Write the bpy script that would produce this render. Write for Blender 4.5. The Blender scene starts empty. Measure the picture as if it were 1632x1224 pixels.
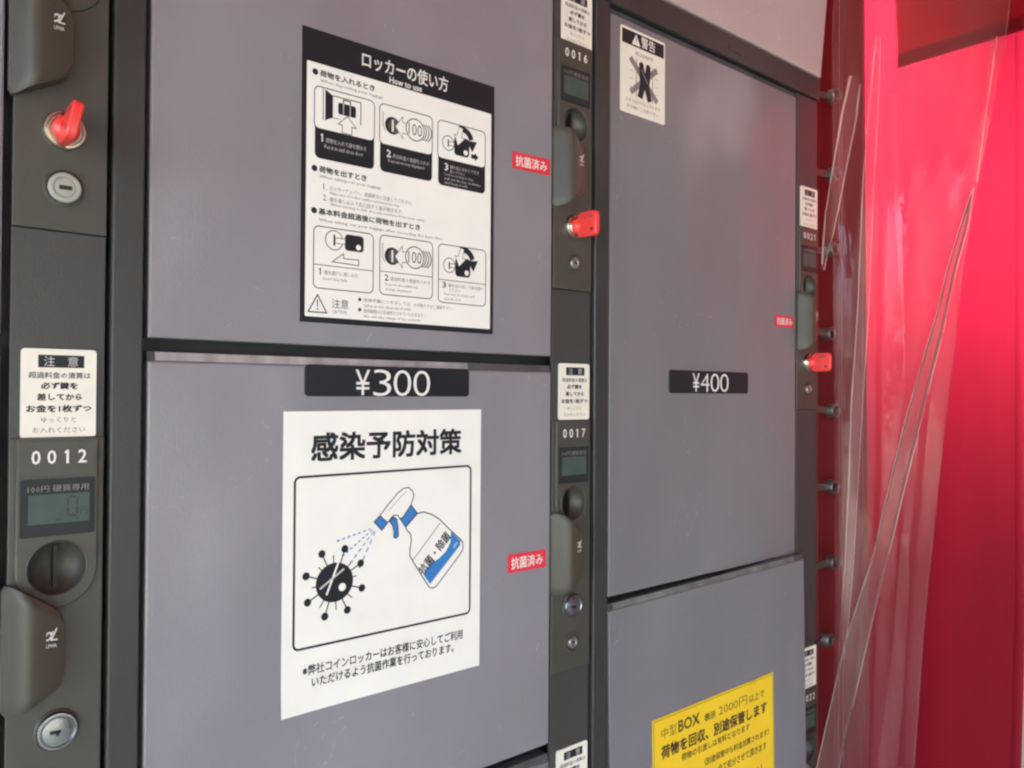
import bpy, math, random
from mathutils import Vector, Matrix
from mathutils.geometry import tessellate_polygon
random.seed(4)
C = bpy.context.scene.collection
SC = bpy.context.scene
Z0 = 1.30                      # height of the lens; wall coordinates are millimetres from the point below/left of it
DIST = 0.5345                  # lens to locker fronts

# ------------------------------------------------------------------ camera
cam = bpy.data.cameras.new('camera')
cam.sensor_width = 36.0
cam.lens = 1270 / 1632 * 36
cam.clip_start = 0.02
cam.clip_end = 400
co = bpy.data.objects.new('camera', cam)
C.objects.link(co)
r_ = (0.763528, -0.64574128, 0.00657221)
u_ = (-0.01199744, -0.00400888, 0.99991999)
f_ = (0.64566327, 0.76354576, 0.01080813)
m = Matrix(((r_[0], u_[0], -f_[0], 0), (r_[1], u_[1], -f_[1], -DIST), (r_[2], u_[2], -f_[2], Z0), (0, 0, 0, 1)))
co.matrix_world = m
SC.camera = co

# ------------------------------------------------------------------ light
SUN_EL, SUN_AZ = 46.0, 62.0     # azimuth measured from +Y towards +X
w = bpy.data.worlds.new('World')
SC.world = w
w.use_nodes = True
nt = w.node_tree
bg = nt.nodes['Background']
sky = nt.nodes.new('ShaderNodeTexSky')
sky.sky_type = 'NISHITA'
sky.sun_disc = False
sky.sun_elevation = math.radians(SUN_EL)
sky.sun_rotation = math.radians(SUN_AZ)
sky.air_density = 0.72
sky.dust_density = 4.0
sky.ozone_density = 0.2
nt.links.new(sky.outputs[0], bg.inputs[0])
bg.inputs[1].default_value = 0.13
sun = bpy.data.lights.new('sun', 'SUN')
sun.energy = 1.5
sun.angle = math.radians(22)
sun.color = (1.0, 0.985, 0.88)
so = bpy.data.objects.new('sun', sun)
C.objects.link(so)
e, a = math.radians(SUN_EL), math.radians(SUN_AZ)
to_sun = Vector((math.sin(a) * math.cos(e), math.cos(a) * math.cos(e), math.sin(e)))
so.rotation_euler = to_sun.to_track_quat('Z', 'Y').to_euler()
SC.view_settings.view_transform = 'Standard'
SC.view_settings.look = 'None'
SC.view_settings.exposure = 4.12
SC.render.engine = 'CYCLES'
SC.cycles.use_denoising = True
SC.cycles.pixel_filter_type = 'BLACKMAN_HARRIS'
SC.cycles.filter_width = 2.3
SC.cycles.max_bounces = 10
SC.cycles.transparent_max_bounces = 16

# ------------------------------------------------------------------ materials
MATS = {}
def mat(name, col, rough=0.5, metal=0.0, var=0.0, vscale=20.0, bump=0.0, bscale=300.0, spec=0.5, stretch=(1, 1, 1), dirt=0.0, coat=0.0, dents=0.0):
    m = bpy.data.materials.new(name)
    m.use_nodes = True
    n, l = m.node_tree.nodes, m.node_tree.links
    b = n['Principled BSDF']
    b.inputs['Roughness'].default_value = rough
    b.inputs['Metallic'].default_value = metal
    b.inputs['Specular IOR Level'].default_value = spec
    b.inputs['Coat Weight'].default_value = coat
    b.inputs['Base Color'].default_value = (*col, 1)
    tc = n.new('ShaderNodeTexCoord')
    mp = n.new('ShaderNodeMapping')
    mp.inputs['Scale'].default_value = stretch
    l.new(tc.outputs['Object'], mp.inputs[0])
    if var or dirt:
        t = n.new('ShaderNodeTexNoise')
        t.inputs['Scale'].default_value = vscale
        t.inputs['Detail'].default_value = 6
        l.new(mp.outputs[0], t.inputs[0])
        mr = n.new('ShaderNodeMapRange')
        mr.inputs[1].default_value = 0.3
        mr.inputs[2].default_value = 0.7
        mr.inputs[3].default_value = 1 - var
        mr.inputs[4].default_value = 1 + var
        l.new(t.outputs[0], mr.inputs[0])
        hs = n.new('ShaderNodeHueSaturation')
        hs.inputs['Color'].default_value = (*col, 1)
        l.new(mr.outputs[0], hs.inputs['Value'])
        out = hs.outputs[0]
        rr = n.new('ShaderNodeMapRange')
        rr.inputs[1].default_value = 0.3
        rr.inputs[2].default_value = 0.7
        rr.inputs[3].default_value = max(0.02, rough * 0.85)
        rr.inputs[4].default_value = min(1, rough * 1.18)
        l.new(t.outputs[0], rr.inputs[0])
        l.new(rr.outputs[0], b.inputs['Roughness'])
        if dirt:
            t2 = n.new('ShaderNodeTexNoise')
            t2.inputs['Scale'].default_value = 420
            t2.inputs['Detail'].default_value = 2
            l.new(tc.outputs['Object'], t2.inputs[0])
            cr = n.new('ShaderNodeValToRGB')
            cr.color_ramp.elements[0].position = 0.70
            cr.color_ramp.elements[0].color = (0, 0, 0, 1)
            cr.color_ramp.elements[1].position = 0.78
            cr.color_ramp.elements[1].color = (dirt, dirt, dirt, 1)
            l.new(t2.outputs[0], cr.inputs[0])
            mx = n.new('ShaderNodeMix')
            mx.data_type = 'RGBA'
            l.new(cr.outputs[0], mx.inputs[0])
            l.new(out, mx.inputs[6])
            mx.inputs[7].default_value = (col[0] * .35, col[1] * .33, col[2] * .3, 1)
            out = mx.outputs[2]
        if dirt:
            # hairline scratches: thin contours of a coarse noise, broken up by a second one
            sc = []
            for sca, dis in ((9.0, 2.5), (160.0, .0)):
                q = n.new('ShaderNodeTexNoise')
                q.inputs['Scale'].default_value = sca
                q.inputs['Detail'].default_value = 1
                q.inputs['Distortion'].default_value = dis
                l.new(tc.outputs['Object'], q.inputs[0])
                sc.append(q)
            w1 = n.new('ShaderNodeValToRGB')
            r_0 = w1.color_ramp
            r_0.elements[0].position = .597
            r_0.elements[0].color = (0, 0, 0, 1)
            r_0.elements[1].position = .603
            r_0.elements[1].color = (0, 0, 0, 1)
            el = r_0.elements.new(.600)
            el.color = (1, 1, 1, 1)
            l.new(sc[0].outputs[0], w1.inputs[0])
            w2 = n.new('ShaderNodeMapRange')
            w2.inputs[1].default_value = .52
            w2.inputs[2].default_value = .62
            w2.inputs[4].default_value = .85
            l.new(sc[1].outputs[0], w2.inputs[0])
            mm = n.new('ShaderNodeMath')
            mm.operation = 'MULTIPLY'
            l.new(w1.outputs[0], mm.inputs[0])
            l.new(w2.outputs[0], mm.inputs[1])
            mx2 = n.new('ShaderNodeMix')
            mx2.data_type = 'RGBA'
            l.new(mm.outputs[0], mx2.inputs[0])
            l.new(out, mx2.inputs[6])
            mx2.inputs[7].default_value = (min(1, col[0] * 1.9), min(1, col[1] * 1.9), min(1, col[2] * 1.9), 1)
            out = mx2.outputs[2]
        l.new(out, b.inputs['Base Color'])
    if dents:
        b.inputs['Coat Weight'].default_value = .5
        b.inputs['Coat Roughness'].default_value = .22
    if bump:
        t = n.new('ShaderNodeTexNoise')
        t.inputs['Scale'].default_value = bscale
        t.inputs['Detail'].default_value = 3
        l.new(mp.outputs[0], t.inputs[0])
        bp = n.new('ShaderNodeBump')
        bp.inputs['Strength'].default_value = bump
        bp.inputs['Distance'].default_value = 0.001
        l.new(t.outputs[0], bp.inputs['Height'])
        l.new(bp.outputs[0], b.inputs['Normal'])
        if dents:
            t5 = n.new('ShaderNodeTexNoise')
            t5.inputs['Scale'].default_value = 5.5
            t5.inputs['Detail'].default_value = 1.5
            l.new(tc.outputs['Object'], t5.inputs[0])
            b5 = n.new('ShaderNodeBump')
            b5.inputs['Strength'].default_value = 1.0
            b5.inputs['Distance'].default_value = dents
            l.new(t5.outputs[0], b5.inputs['Height'])
            l.new(b5.outputs[0], bp.inputs['Normal'])
            l.new(b5.outputs[0], b.inputs['Coat Normal'])
    MATS[name] = m
    return m

mat('door_paint', (0.234, 0.229, 0.252), 0.33, 0.0, 0.07, 9, 0.12, 700, stretch=(1, 1, 0.35), dirt=0.35, dents=.012)
mat('door_paint_cool', (0.176, 0.178, 0.192), 0.35, 0.0, 0.07, 9, 0.12, 700, stretch=(1, 1, 0.35), dirt=0.35, dents=.012)  # door paint darkened; fall-off of light put into the colour
mat('post_paint', (0.037, 0.039, 0.036), 0.36, 0.0, 0.06, 14, 0.15, 900, dirt=0.2)
mat('strip_paint', (0.047, 0.049, 0.045), 0.40, 0.0, 0.06, 14, 0.15, 900)
mat('lock_plastic', (0.060, 0.059, 0.046), 0.38, 0.0, 0.03, 30, 0.2, 1400)
mat('handle_plastic', (0.064, 0.058, 0.042), 0.33, 0.0, 0.02, 30, 0.12, 1400, spec=.32)
mat('carcass_dark', (0.02, 0.021, 0.024), 0.6, var=.1)
mat('rubber_black', (0.012, 0.012, 0.013), 0.6)
mat('window_dark', (0.022, 0.027, 0.027), 0.45, var=.05, spec=.25)
mat('lcd', (0.055, 0.088, 0.074), 0.45, var=.12, vscale=90, spec=.3)
mat('lcd_ink', (0.02, 0.03, 0.03), 0.4)
mat('paper_white', (0.85, 0.855, 0.79), 0.38, var=.025, vscale=25, bump=.05, bscale=200)
mat('paper_cream', (0.80, 0.785, 0.67), 0.40, var=.04, vscale=40)
mat('ink_black', (0.014, 0.017, 0.021), 0.42, spec=.3)
mat('ink_grey', (0.22, 0.21, 0.20), 0.5)
mat('ink_mid', (0.07, 0.068, 0.066), 0.5)
mat('ink_pale', (0.55, 0.54, 0.51), 0.5)
mat('ink_white', (0.80, 0.79, 0.74), 0.45)
mat('ink_blue', (0.035, 0.20, 0.52), 0.45)
mat('ink_red', (0.72, 0.03, 0.045), 0.42)
mat('sticker_red', (0.78, 0.035, 0.06), 0.35)
mat('sticker_yellow', (0.84, 0.575, 0.02), 0.32, var=.03)
mat('ink_brown', (0.045, 0.03, 0.012), 0.5)
mat('plate_black', (0.015, 0.018, 0.022), 0.40, var=.05, spec=.3)
mat('steel', (0.29, 0.30, 0.29), 0.30, 1.0, .1, 60, .1, 500)
mat('steel_dull', (0.42, 0.42, 0.38), 0.38, 1.0, .15, 60)
mat('hook_steel', (0.20, 0.17, 0.15), 0.36, 0.8, .15, 60)
mat('brass', (0.60, 0.55, 0.43), 0.28, 1.0, .1, 60)
mat('lock_cover', (0.36, 0.36, 0.31), 0.4, var=.05)
mat('key_red', (0.80, 0.05, 0.04), 0.33, var=.05, coat=.3)
mat('cream_board', (0.46, 0.38, 0.37), 0.5, var=.04, vscale=6, bump=.1, dirt=.25)
mat('pavement', (0.365, 0.39, 0.325), 0.8, var=.15, vscale=3, bump=.5, bscale=60)
mat('wall_beige', (0.40, 0.40, 0.335), 0.8, var=.1, vscale=2)
mat('wall_dark', (0.17, 0.17, 0.165), 0.8, var=.1, vscale=2)
mat('blocker_red', (0.12, 0.055, 0.06), 0.7, var=.1, vscale=2)
mat('lip_sheen_dull', (0.16, 0.17, 0.165), 0.4, 0.2, .4, 60)
mat('lip_sheen_pale', (0.46, 0.50, 0.50), 0.22, 0.35, .35, 45, .5, 60, stretch=(1, 1, .2))
mat('door_edge', (0.10, 0.105, 0.11), 0.2, 0.2, .2, 30)

def fabric(name, col, trans, rough=.55, var=.11, k=.5):
    m = bpy.data.materials.new(name)
    m.use_nodes = True
    n, l = m.node_tree.nodes, m.node_tree.links
    n.remove(n['Principled BSDF'])
    out = n['Material Output']
    tc = n.new('ShaderNodeTexCoord')
    mpf = n.new('ShaderNodeMapping')
    mpf.inputs['Scale'].default_value = (1, 2.2, .35)
    l.new(tc.outputs['Object'], mpf.inputs[0])
    t = n.new('ShaderNodeTexNoise')
    t.inputs['Scale'].default_value = 6
    t.inputs['Detail'].default_value = 7
    l.new(mpf.outputs[0], t.inputs[0])
    mr = n.new('ShaderNodeMapRange')
    mr.inputs[1].default_value = .3
    mr.inputs[2].default_value = .7
    mr.inputs[3].default_value = 1 - var
    mr.inputs[4].default_value = 1 + var
    l.new(t.outputs[0], mr.inputs[0])
    def hs(c):
        h = n.new('ShaderNodeHueSaturation')
        h.inputs['Color'].default_value = (*c, 1)
        l.new(mr.outputs[0], h.inputs['Value'])
        return h.outputs[0]
    d = n.new('ShaderNodeBsdfDiffuse')
    l.new(hs(col), d.inputs[0])
    tr = n.new('ShaderNodeBsdfTranslucent')
    l.new(hs(trans), tr.inputs[0])
    mx = n.new('ShaderNodeMixShader')
    mx.inputs[0].default_value = k
    l.new(d.outputs[0], mx.inputs[1])
    l.new(tr.outputs[0], mx.inputs[2])
    g = n.new('ShaderNodeBsdfGlossy')
    g.inputs['Roughness'].default_value = rough
    fr = n.new('ShaderNodeFresnel')
    fr.inputs[0].default_value = 1.22
    mx2 = n.new('ShaderNodeMixShader')
    l.new(fr.outputs[0], mx2.inputs[0])
    l.new(mx.outputs[0], mx2.inputs[1])
    l.new(g.outputs[0], mx2.inputs[2])
    wv = n.new('ShaderNodeTexNoise')
    wv.inputs['Scale'].default_value = 900
    l.new(tc.outputs['Object'], wv.inputs[0])
    bp = n.new('ShaderNodeBump')
    bp.inputs['Strength'].default_value = .25
    bp.inputs['Distance'].default_value = .0005
    l.new(wv.outputs[0], bp.inputs['Height'])
    l.new(bp.outputs[0], d.inputs['Normal'])
    l.new(bp.outputs[0], g.inputs['Normal'])
    l.new(mx2.outputs[0], out.inputs[0])
    MATS[name] = m
fabric('tarp_red', (0.16, 0.003, 0.006), (0.265, 0.008, 0.027), k=.5)
fabric('tarp_double', (0.14, 0.005, 0.007), (0.30, 0.01, 0.02), k=.10)
fabric('tarp_hem', (0.12, 0.02, 0.02), (0.25, 0.05, 0.05), k=.3)
fabric('tarp_flap', (0.40, 0.03, 0.04), (0.62, 0.08, 0.10), k=.5)
fabric('canopy_red', (0.45, 0.02, 0.04), (0.6, 0.05, 0.08), k=.16)

def vinyl(name, haze, col, rough=.04):
    m = bpy.data.materials.new(name)
    m.use_nodes = True
    n, l = m.node_tree.nodes, m.node_tree.links
    n.remove(n['Principled BSDF'])
    out = n['Material Output']
    tp = n.new('ShaderNodeBsdfTransparent')
    tp.inputs[0].default_value = (.97, .95, .94, 1)
    df = n.new('ShaderNodeBsdfDiffuse')
    df.inputs[0].default_value = (*col, 1)
    tl = n.new('ShaderNodeBsdfTranslucent')
    tl.inputs[0].default_value = (*col, 1)
    h = n.new('ShaderNodeMixShader')
    h.inputs[0].default_value = .5
    l.new(df.outputs[0], h.inputs[1])
    l.new(tl.outputs[0], h.inputs[2])
    # haze streaks, vertical
    tc = n.new('ShaderNodeTexCoord')
    mp = n.new('ShaderNodeMapping')
    mp.inputs['Scale'].default_value = (1, 1, .12)
    l.new(tc.outputs['Object'], mp.inputs[0])
    t = n.new('ShaderNodeTexNoise')
    t.inputs['Scale'].default_value = 28
    t.inputs['Detail'].default_value = 3
    l.new(mp.outputs[0], t.inputs[0])
    mr = n.new('ShaderNodeMapRange')
    mr.inputs[1].default_value = .35
    mr.inputs[2].default_value = .7
    mr.inputs[3].default_value = haze * .4
    mr.inputs[4].default_value = haze * 1.8
    l.new(t.outputs[0], mr.inputs[0])
    m1 = n.new('ShaderNodeMixShader')
    l.new(mr.outputs[0], m1.inputs[0])
    l.new(tp.outputs[0], m1.inputs[1])
    l.new(h.outputs[0], m1.inputs[2])
    gl = n.new('ShaderNodeBsdfGlossy')
    gl.inputs['Roughness'].default_value = rough
    mp3 = n.new('ShaderNodeMapping')
    mp3.inputs['Scale'].default_value = (1, 1, .22)
    l.new(tc.outputs['Object'], mp3.inputs[0])
    t3 = n.new('ShaderNodeTexNoise')
    t3.inputs['Scale'].default_value = 34
    t3.inputs['Detail'].default_value = 4
    l.new(mp3.outputs[0], t3.inputs[0])
    bp = n.new('ShaderNodeBump')
    bp.inputs['Strength'].default_value = .55
    bp.inputs['Distance'].default_value = .006
    l.new(t3.outputs[0], bp.inputs['Height'])
    l.new(bp.outputs[0], gl.inputs['Normal'])
    fr = n.new('ShaderNodeFresnel')
    l.new(bp.outputs[0], fr.inputs['Normal'])
    fr.inputs[0].default_value = 1.30
    m2 = n.new('ShaderNodeMixShader')
    l.new(fr.outputs[0], m2.inputs[0])
    l.new(m1.outputs[0], m2.inputs[1])
    l.new(gl.outputs[0], m2.inputs[2])
    l.new(m2.outputs[0], out.inputs[0])
    MATS[name] = m
vinyl('vinyl_clear', .085, (.78, .46, .45))  # pink tint stands in for red light caught in the haze
vinyl('vinyl_tape', .20, (.42, .27, .24), .12)
vinyl('vinyl_fold_sheen', .13, (.76, .44, .42), .06)  # same painted pink, for folds and a pale reflection band
vinyl('vinyl_glint', .5, (.85, .74, .66), .1)  # pale strips: edge highlights put into the colour

# ------------------------------------------------------------------ mesh helpers (all lengths in millimetres)
_tc = {}
def glyphs(body, bold, res):
    k = (body, bold, res)
    if k not in _tc:
        c = bpy.data.curves.new('tmp', 'FONT')
        c.body = body
        c.offset = bold
        c.resolution_u = res
        o = bpy.data.objects.new('tmp', c)
        C.objects.link(o)
        dg = bpy.context.evaluated_depsgraph_get()
        me = bpy.data.meshes.new_from_object(o.evaluated_get(dg))
        vs = [(v.co.x, v.co.y) for v in me.vertices]
        fs = [tuple(p.vertices) for p in me.polygons]
        bpy.data.objects.remove(o)
        bpy.data.curves.remove(c)
        bpy.data.meshes.remove(me)
        _tc[k] = (vs, fs)
    return _tc[k]

class MB:
    def __init__(s):
        s.v, s.f, s.m, s.names = [], [], [], []
    def mi(s, name):
        if name not in s.names:
            s.names.append(name)
        return s.names.index(name)
    def add(s, vs, fs, mt):
        k = len(s.v)
        s.v += [tuple(v) for v in vs]
        i = s.mi(mt)
        for f in fs:
            s.f.append(tuple(k + q for q in f))
            s.m.append(i)
        return s
    def poly(s, pts, y, mt):
        vs = [(x, y, z) for x, z in pts]
        tris = tessellate_polygon([[Vector((x, z, 0)) for x, z in pts]])
        fs = []
        for t in tris:
            a_, b_, c_ = (pts[i] for i in t)
            ar = (b_[0] - a_[0]) * (c_[1] - a_[1]) - (c_[0] - a_[0]) * (b_[1] - a_[1])
            fs.append(t if ar > 0 else t[::-1])       # faces towards -Y
        return s.add(vs, fs, mt)
    def rect(s, x0, z0, x1, z1, y, mt):
        return s.poly([(x0, z0), (x1, z0), (x1, z1), (x0, z1)], y, mt)
    def line(s, pts, wd, y, mt, closed=False):
        n = len(pts)
        L, R = [], []
        for i in range(n):
            p = Vector(pts[i])
            a_ = Vector(pts[(i - 1) % n]) if (closed or i) else None
            b_ = Vector(pts[(i + 1) % n]) if (closed or i < n - 1) else None
            d1 = (p - a_).normalized() if a_ is not None else None
            d2 = (b_ - p).normalized() if b_ is not None else None
            if d1 is None: d1 = d2
            if d2 is None: d2 = d1
            t = (d1 + d2)
            t = t.normalized() if t.length > 1e-6 else d1
            nn = Vector((-t.y, t.x))
            k = wd / 2 / max(.35, abs(nn.dot(Vector((-d1.y, d1.x)))))
            L.append(p + nn * k)
            R.append(p - nn * k)
        vs = [(q.x, y, q.y) for q in L + R]
        fs = []
        for i in range(n if closed else n - 1):
            j = (i + 1) % n
            fs.append((i, n + i, n + j, j))
        return s.add(vs, fs, mt)
    def text(s, body, x0, z0, x1, z1, y, mt, bold=0.0, res=2, slant=0.0, rot=None):
        if bold > 0:           # heavier weight: the same outline struck several times, a hair apart
            nn = max(1, sum(1 for c in body if c != ' '))
            em = min((x1 - x0) / nn, (z1 - z0) * 1.1)
            d = bold * em * 1.15
            for k_, (ox, oz) in enumerate(((-1, -1), (1, -1), (-1, 1), (1, 1), (0, 0))):
                s.text(body, x0 + d + ox * d, z0 + d + oz * d, x1 - d + ox * d, z1 - d + oz * d, y - .004 * k_, mt, 0.0, res, slant, rot)
            return s
        vs, fs = glyphs(body, bold, res)
        xs = [v[0] for v in vs]; zs = [v[1] for v in vs]
        ax, bx, az, bz = min(xs), max(xs), min(zs), max(zs)
        out = []
        for x, z in vs:
            X = x0 + (x - ax) / (bx - ax) * (x1 - x0)
            Z = z0 + (z - az) / (bz - az) * (z1 - z0)
            X += slant * (Z - z0)
            if rot:
                cx, cz, an = rot
                dx, dz = X - cx, Z - cz
                X = cx + dx * math.cos(an) - dz * math.sin(an)
                Z = cz + dx * math.sin(an) + dz * math.cos(an)
            out.append((X, y, Z))
        return s.add(out, fs, mt)
    def plate(s, outer, y0, y1, mt, bev=0.0, holes=(), back=False):
        """solid plate: front at y0 (towards -Y), back at y1, outline outer (ccw seen from the front)"""
        inner = inset(outer, bev) if bev else outer
        loops = [[Vector((x, z, 0)) for x, z in inner]] + [[Vector((x, z, 0)) for x, z in h] for h in holes]
        allp = list(inner) + [p for h in holes for p in h]
        fs = []
        for t in tessellate_polygon(loops):
            a_, b_, c_ = (allp[i] for i in t)
            ar = (b_[0] - a_[0]) * (c_[1] - a_[1]) - (c_[0] - a_[0]) * (b_[1] - a_[1])
            fs.append(t if ar > 0 else t[::-1])
        s.add([(x, y0, z) for x, z in allp], fs, mt)
        n = len(outer)
        rings = [[(x, y0, z) for x, z in inner]]
        if bev:
            rings.append([(x, y0 + bev * .3, z) for x, z in inset(outer, bev * .3)])
            rings.append([(x, y0 + bev, z) for x, z in outer])
        rings.append([(x, y1, z) for x, z in outer])
        for q in range(len(rings) - 1):
            s.add(rings[q] + rings[q + 1], [(i, n + i, n + (i + 1) % n, (i + 1) % n) for i in range(n)], mt)
        for h in holes:
            k = len(h)
            s.add([(x, y0, z) for x, z in h] + [(x, y1, z) for x, z in h], [(i, (i + 1) % k, k + (i + 1) % k, k + i) for i in range(k)], mt)
        if back:
            s.add([(x, y1, z) for x, z in outer], [tuple(range(n))[::-1]], mt)
        return s
    def box(s, x0, y0, z0, x1, y1, z1, mt):
        v = [(x0, y0, z0), (x1, y0, z0), (x1, y1, z0), (x0, y1, z0), (x0, y0, z1), (x1, y0, z1), (x1, y1, z1), (x0, y1, z1)]
        return s.add(v, [(0, 1, 5, 4), (1, 2, 6, 5), (2, 3, 7, 6), (3, 0, 4, 7), (4, 5, 6, 7), (3, 2, 1, 0)], mt)
    def lathe(s, cx, cz, prof, mt, n=32, ex=1.0, ez=1.0):
        """prof: list of (radius, y), revolved about the Y axis through (cx, cz)"""
        vs, fs = [], []
        for r, y in prof:
            for i in range(n):
                t = 2 * math.pi * i / n
                vs.append((cx + r * ex * math.cos(t), y, cz + r * ez * math.sin(t)))
        for q in range(len(prof) - 1):
            for i in range(n):
                j = (i + 1) % n
                fs.append((q * n + i, q * n + j, (q + 1) * n + j, (q + 1) * n + i))
        if prof[0][0] > 0.01:
            pass
        return s.add(vs, fs, mt)
    def obj(s, name, parent=None, smooth=False, loc=(0, 0, 0)):
        me = s.mesh(name, smooth)
        return link(name, me, parent, loc)
    def mesh(s, name, smooth=False):
        me = bpy.data.meshes.new(name)
        me.from_pydata([(x * .001, y * .001, z * .001) for x, y, z in s.v], [], s.f)
        for q in s.names:
            me.materials.append(MATS[q])
        me.polygons.foreach_set('material_index', s.m)
        if smooth:
            me.polygons.foreach_set('use_smooth', [True] * len(me.polygons))
            me.validate()
            me.update()
            me.set_sharp_from_angle(angle=math.radians(38))
        me.update()
        return me

def link(name, me, parent=None, loc=(0, 0, 0)):
    o = bpy.data.objects.new(name, me)
    C.objects.link(o)
    o.parent = parent
    o.location = [c * .001 for c in loc]
    return o
def inset(pts, d):
    n = len(pts)
    out = []
    for i in range(n):
        p, a_, b_ = Vector(pts[i]), Vector(pts[i - 1]), Vector(pts[(i + 1) % n])
        d1, d2 = (p - a_).normalized(), (b_ - p).normalized()
        nn = Vector((-(d1.y + d2.y), d1.x + d2.x))
        if nn.length < 1e-6: nn = Vector((-d1.y, d1.x))
        nn.normalize()
        k = d / max(.4, nn.dot(Vector((-d1.y, d1.x))))
        q = p + nn * k
        out.append((q.x, q.y))
    return out
def rr(x0, z0, x1, z1, r, n=5):
    out = []
    for cx, cz, s0 in ((x1 - r, z0 + r, -90), (x1 - r, z1 - r, 0), (x0 + r, z1 - r, 90), (x0 + r, z0 + r, 180)):
        for i in range(n + 1):
            t = math.radians(s0 + 90 * i / n)
            out.append((cx + r * math.cos(t), cz + r * math.sin(t)))
    return out
def circ(cx, cz, r, n=24, rz=None):
    rz = rz or r
    return [(cx + r * math.cos(2 * math.pi * i / n), cz + rz * math.sin(2 * math.pi * i / n)) for i in range(n)]
def tag(o, label, cat, group=None):
    o['label'] = label
    o['category'] = cat
    if group: o['group'] = group
    return o
def empty(name, loc=(0, 0, 0), z0=True):
    o = bpy.data.objects.new(name, None)
    C.objects.link(o)
    o.empty_display_size = .05
    o.location = (loc[0] * .001, loc[1] * .001, loc[2] * .001 + (Z0 if z0 else 0))
    return o

# ------------------------------------------------------------------ the setting
def struct(name, mb, **k):
    o = mb.obj(name, **k)
    o['kind'] = 'structure'
    return o
g = MB()
g.add([(-60000, -60000, 0), (60000, -60000, 0), (60000, 60000, 0), (-60000, 60000, 0)], [(0, 1, 2, 3)], 'pavement')
struct('ground', g)

# ------------------------------------------------------------------ the lockers
TOP, BOT = 411, -1180          # wall z of cabinet top and plinth
def door_mesh(wd, ht, paint):
    """front face at y=0, a sloped upper lip 5 mm high; origin lower left"""
    b, th = 1.6, 13
    mb = MB()
    lip = 6.2
    mb.plate([(0, 0), (wd, 0), (wd, ht - lip), (0, ht - lip)], 0, th, paint, bev=b)
    mb2 = MB()
    # sloped lip
    z0, z1 = ht - lip, ht
    mb.add([(0, 1.6, z0), (wd, 1.6, z0), (wd, 2.8, z1), (0, 2.8, z1), (0, th, z1), (wd, th, z1), (0, th, z0), (wd, th, z0)],
           [(0, 1, 2, 3), (3, 2, 5, 4), (0, 3, 4, 6), (1, 7, 5, 2)], 'door_edge')
    return mb
def handle_mb():
    mb = MB()
    NU, NV = 16, 22
    def prof(u):           # x across the handle, y out of the wall
        x = -3 + 31 * u
        if u < .40:
            y = -3 - 14.5 * math.sin(u / .40 * math.pi / 2) ** 1.15
        else:
            y = -17.5 + 5.0 * ((u - .40) / .60) ** 1.35
        return x, y
    def span(u):
        t = max(0, (u - .12) / .88)
        top = -137 - 19 * t ** 1.15
        bot = -211 + 15 * t ** 1.0
        if u > .86:
            k = (u - .86) / .14
            c = 1 - math.sqrt(max(0, 1 - k * k))
            top -= 8 * c
            bot += 8 * c
        if u < .06:
            k = 1 - u / .06
            top -= 3 * k * k
            bot += 3 * k * k
        return top, bot
    vs = []
    for i in range(NU + 1):
        u = i / NU
        x, y = prof(u)
        a_, b_ = span(u)
        for j in range(NV + 1):
            v = j / NV
            z = b_ + (a_ - b_) * v
            k = abs(2 * v - 1)
            yy = y + 2.2 * max(0, (k - .86) / .14) ** 2     # rounded rims
            vs.append((x, min(yy, -.6), z))
    fs = []
    W_ = NV + 1
    for i in range(NU):
        for j in range(NV):
            fs.append((i * W_ + j, (i + 1) * W_ + j, (i + 1) * W_ + j + 1, i * W_ + j + 1))
    mb.add(vs, fs, 'handle_plastic')
    # rims back to the panel
    def skirt(idx):
        n = len(idx)
        base = [vs[q] for q in idx]
        mb.add(base + [(x, 1.0, z) for x, y, z in base], [(q, q + 1, n + q + 1, n + q) for q in range(n - 1)], 'handle_plastic')
    skirt([i * W_ for i in range(NU, -1, -1)])
    skirt([i * W_ + NV for i in range(NU + 1)])
    skirt([j for j in range(NV, -1, -1)][::-1][::-1])
    skirt([NU * W_ + j for j in range(NV + 1)][::-1])
    return mb
def handle_logo():
    mb = MB()
    # small moulded-on mark: two slashes and a line of lettering
    def pl(pts, wd): mb.line(pts, wd, -15.9, 'ink_pale')
    mb.text('α', 15.9, -168.6, 20.0, -163.4, -15.9, 'ink_pale', .03, 2, .25)
    pl([(19.6, -168.6), (22.6, -161.8)], .8)
    pl([(20.0, -168.3), (23.0, -168.3)], .8)
    mb.text('ALPHA', 15.6, -172.6, 22.6, -170.4, -15.9, 'ink_pale', .01, 1)
    return mb

def coin_panel():
    """raised housing around the display and the coin dish"""
    mb = MB()
    cx, cz, R = 25, -130, 15.5
    out = [(3.2, -53)]
    out += [(cx + 21.8 * math.cos(t), -131 + 23 * math.sin(t)) for t in [math.radians(q) for q in range(180, 361, 10)]]
    out += [(46.8, -53)]
    hole = circ(cx, cz, R, 36)
    mb.plate(out, -2.4, 1, 'lock_plastic', bev=1.2, holes=[hole])
    return mb
def coin_bowl():
    mb = MB()
    cx, cz, R = 25, -130, 15.5
    prof = [(R + .9, -2.45), (R + .5, -2.9), (R - .1, -2.6)] + [(R * math.cos(t), -2.2 + 12.5 * math.sin(t)) for t in [math.radians(q) for q in range(6, 91, 9)]]
    prof[-1] = (.05, 10.3)
    mb.lathe(cx, cz, prof, 'lock_plastic', 40)
    return mb
def coin_slot():
    mb = MB()
    mb.box(23.8, 3.2, -142.5, 26.2, 12.0, -117.5, 'rubber_black')
    return mb
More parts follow.
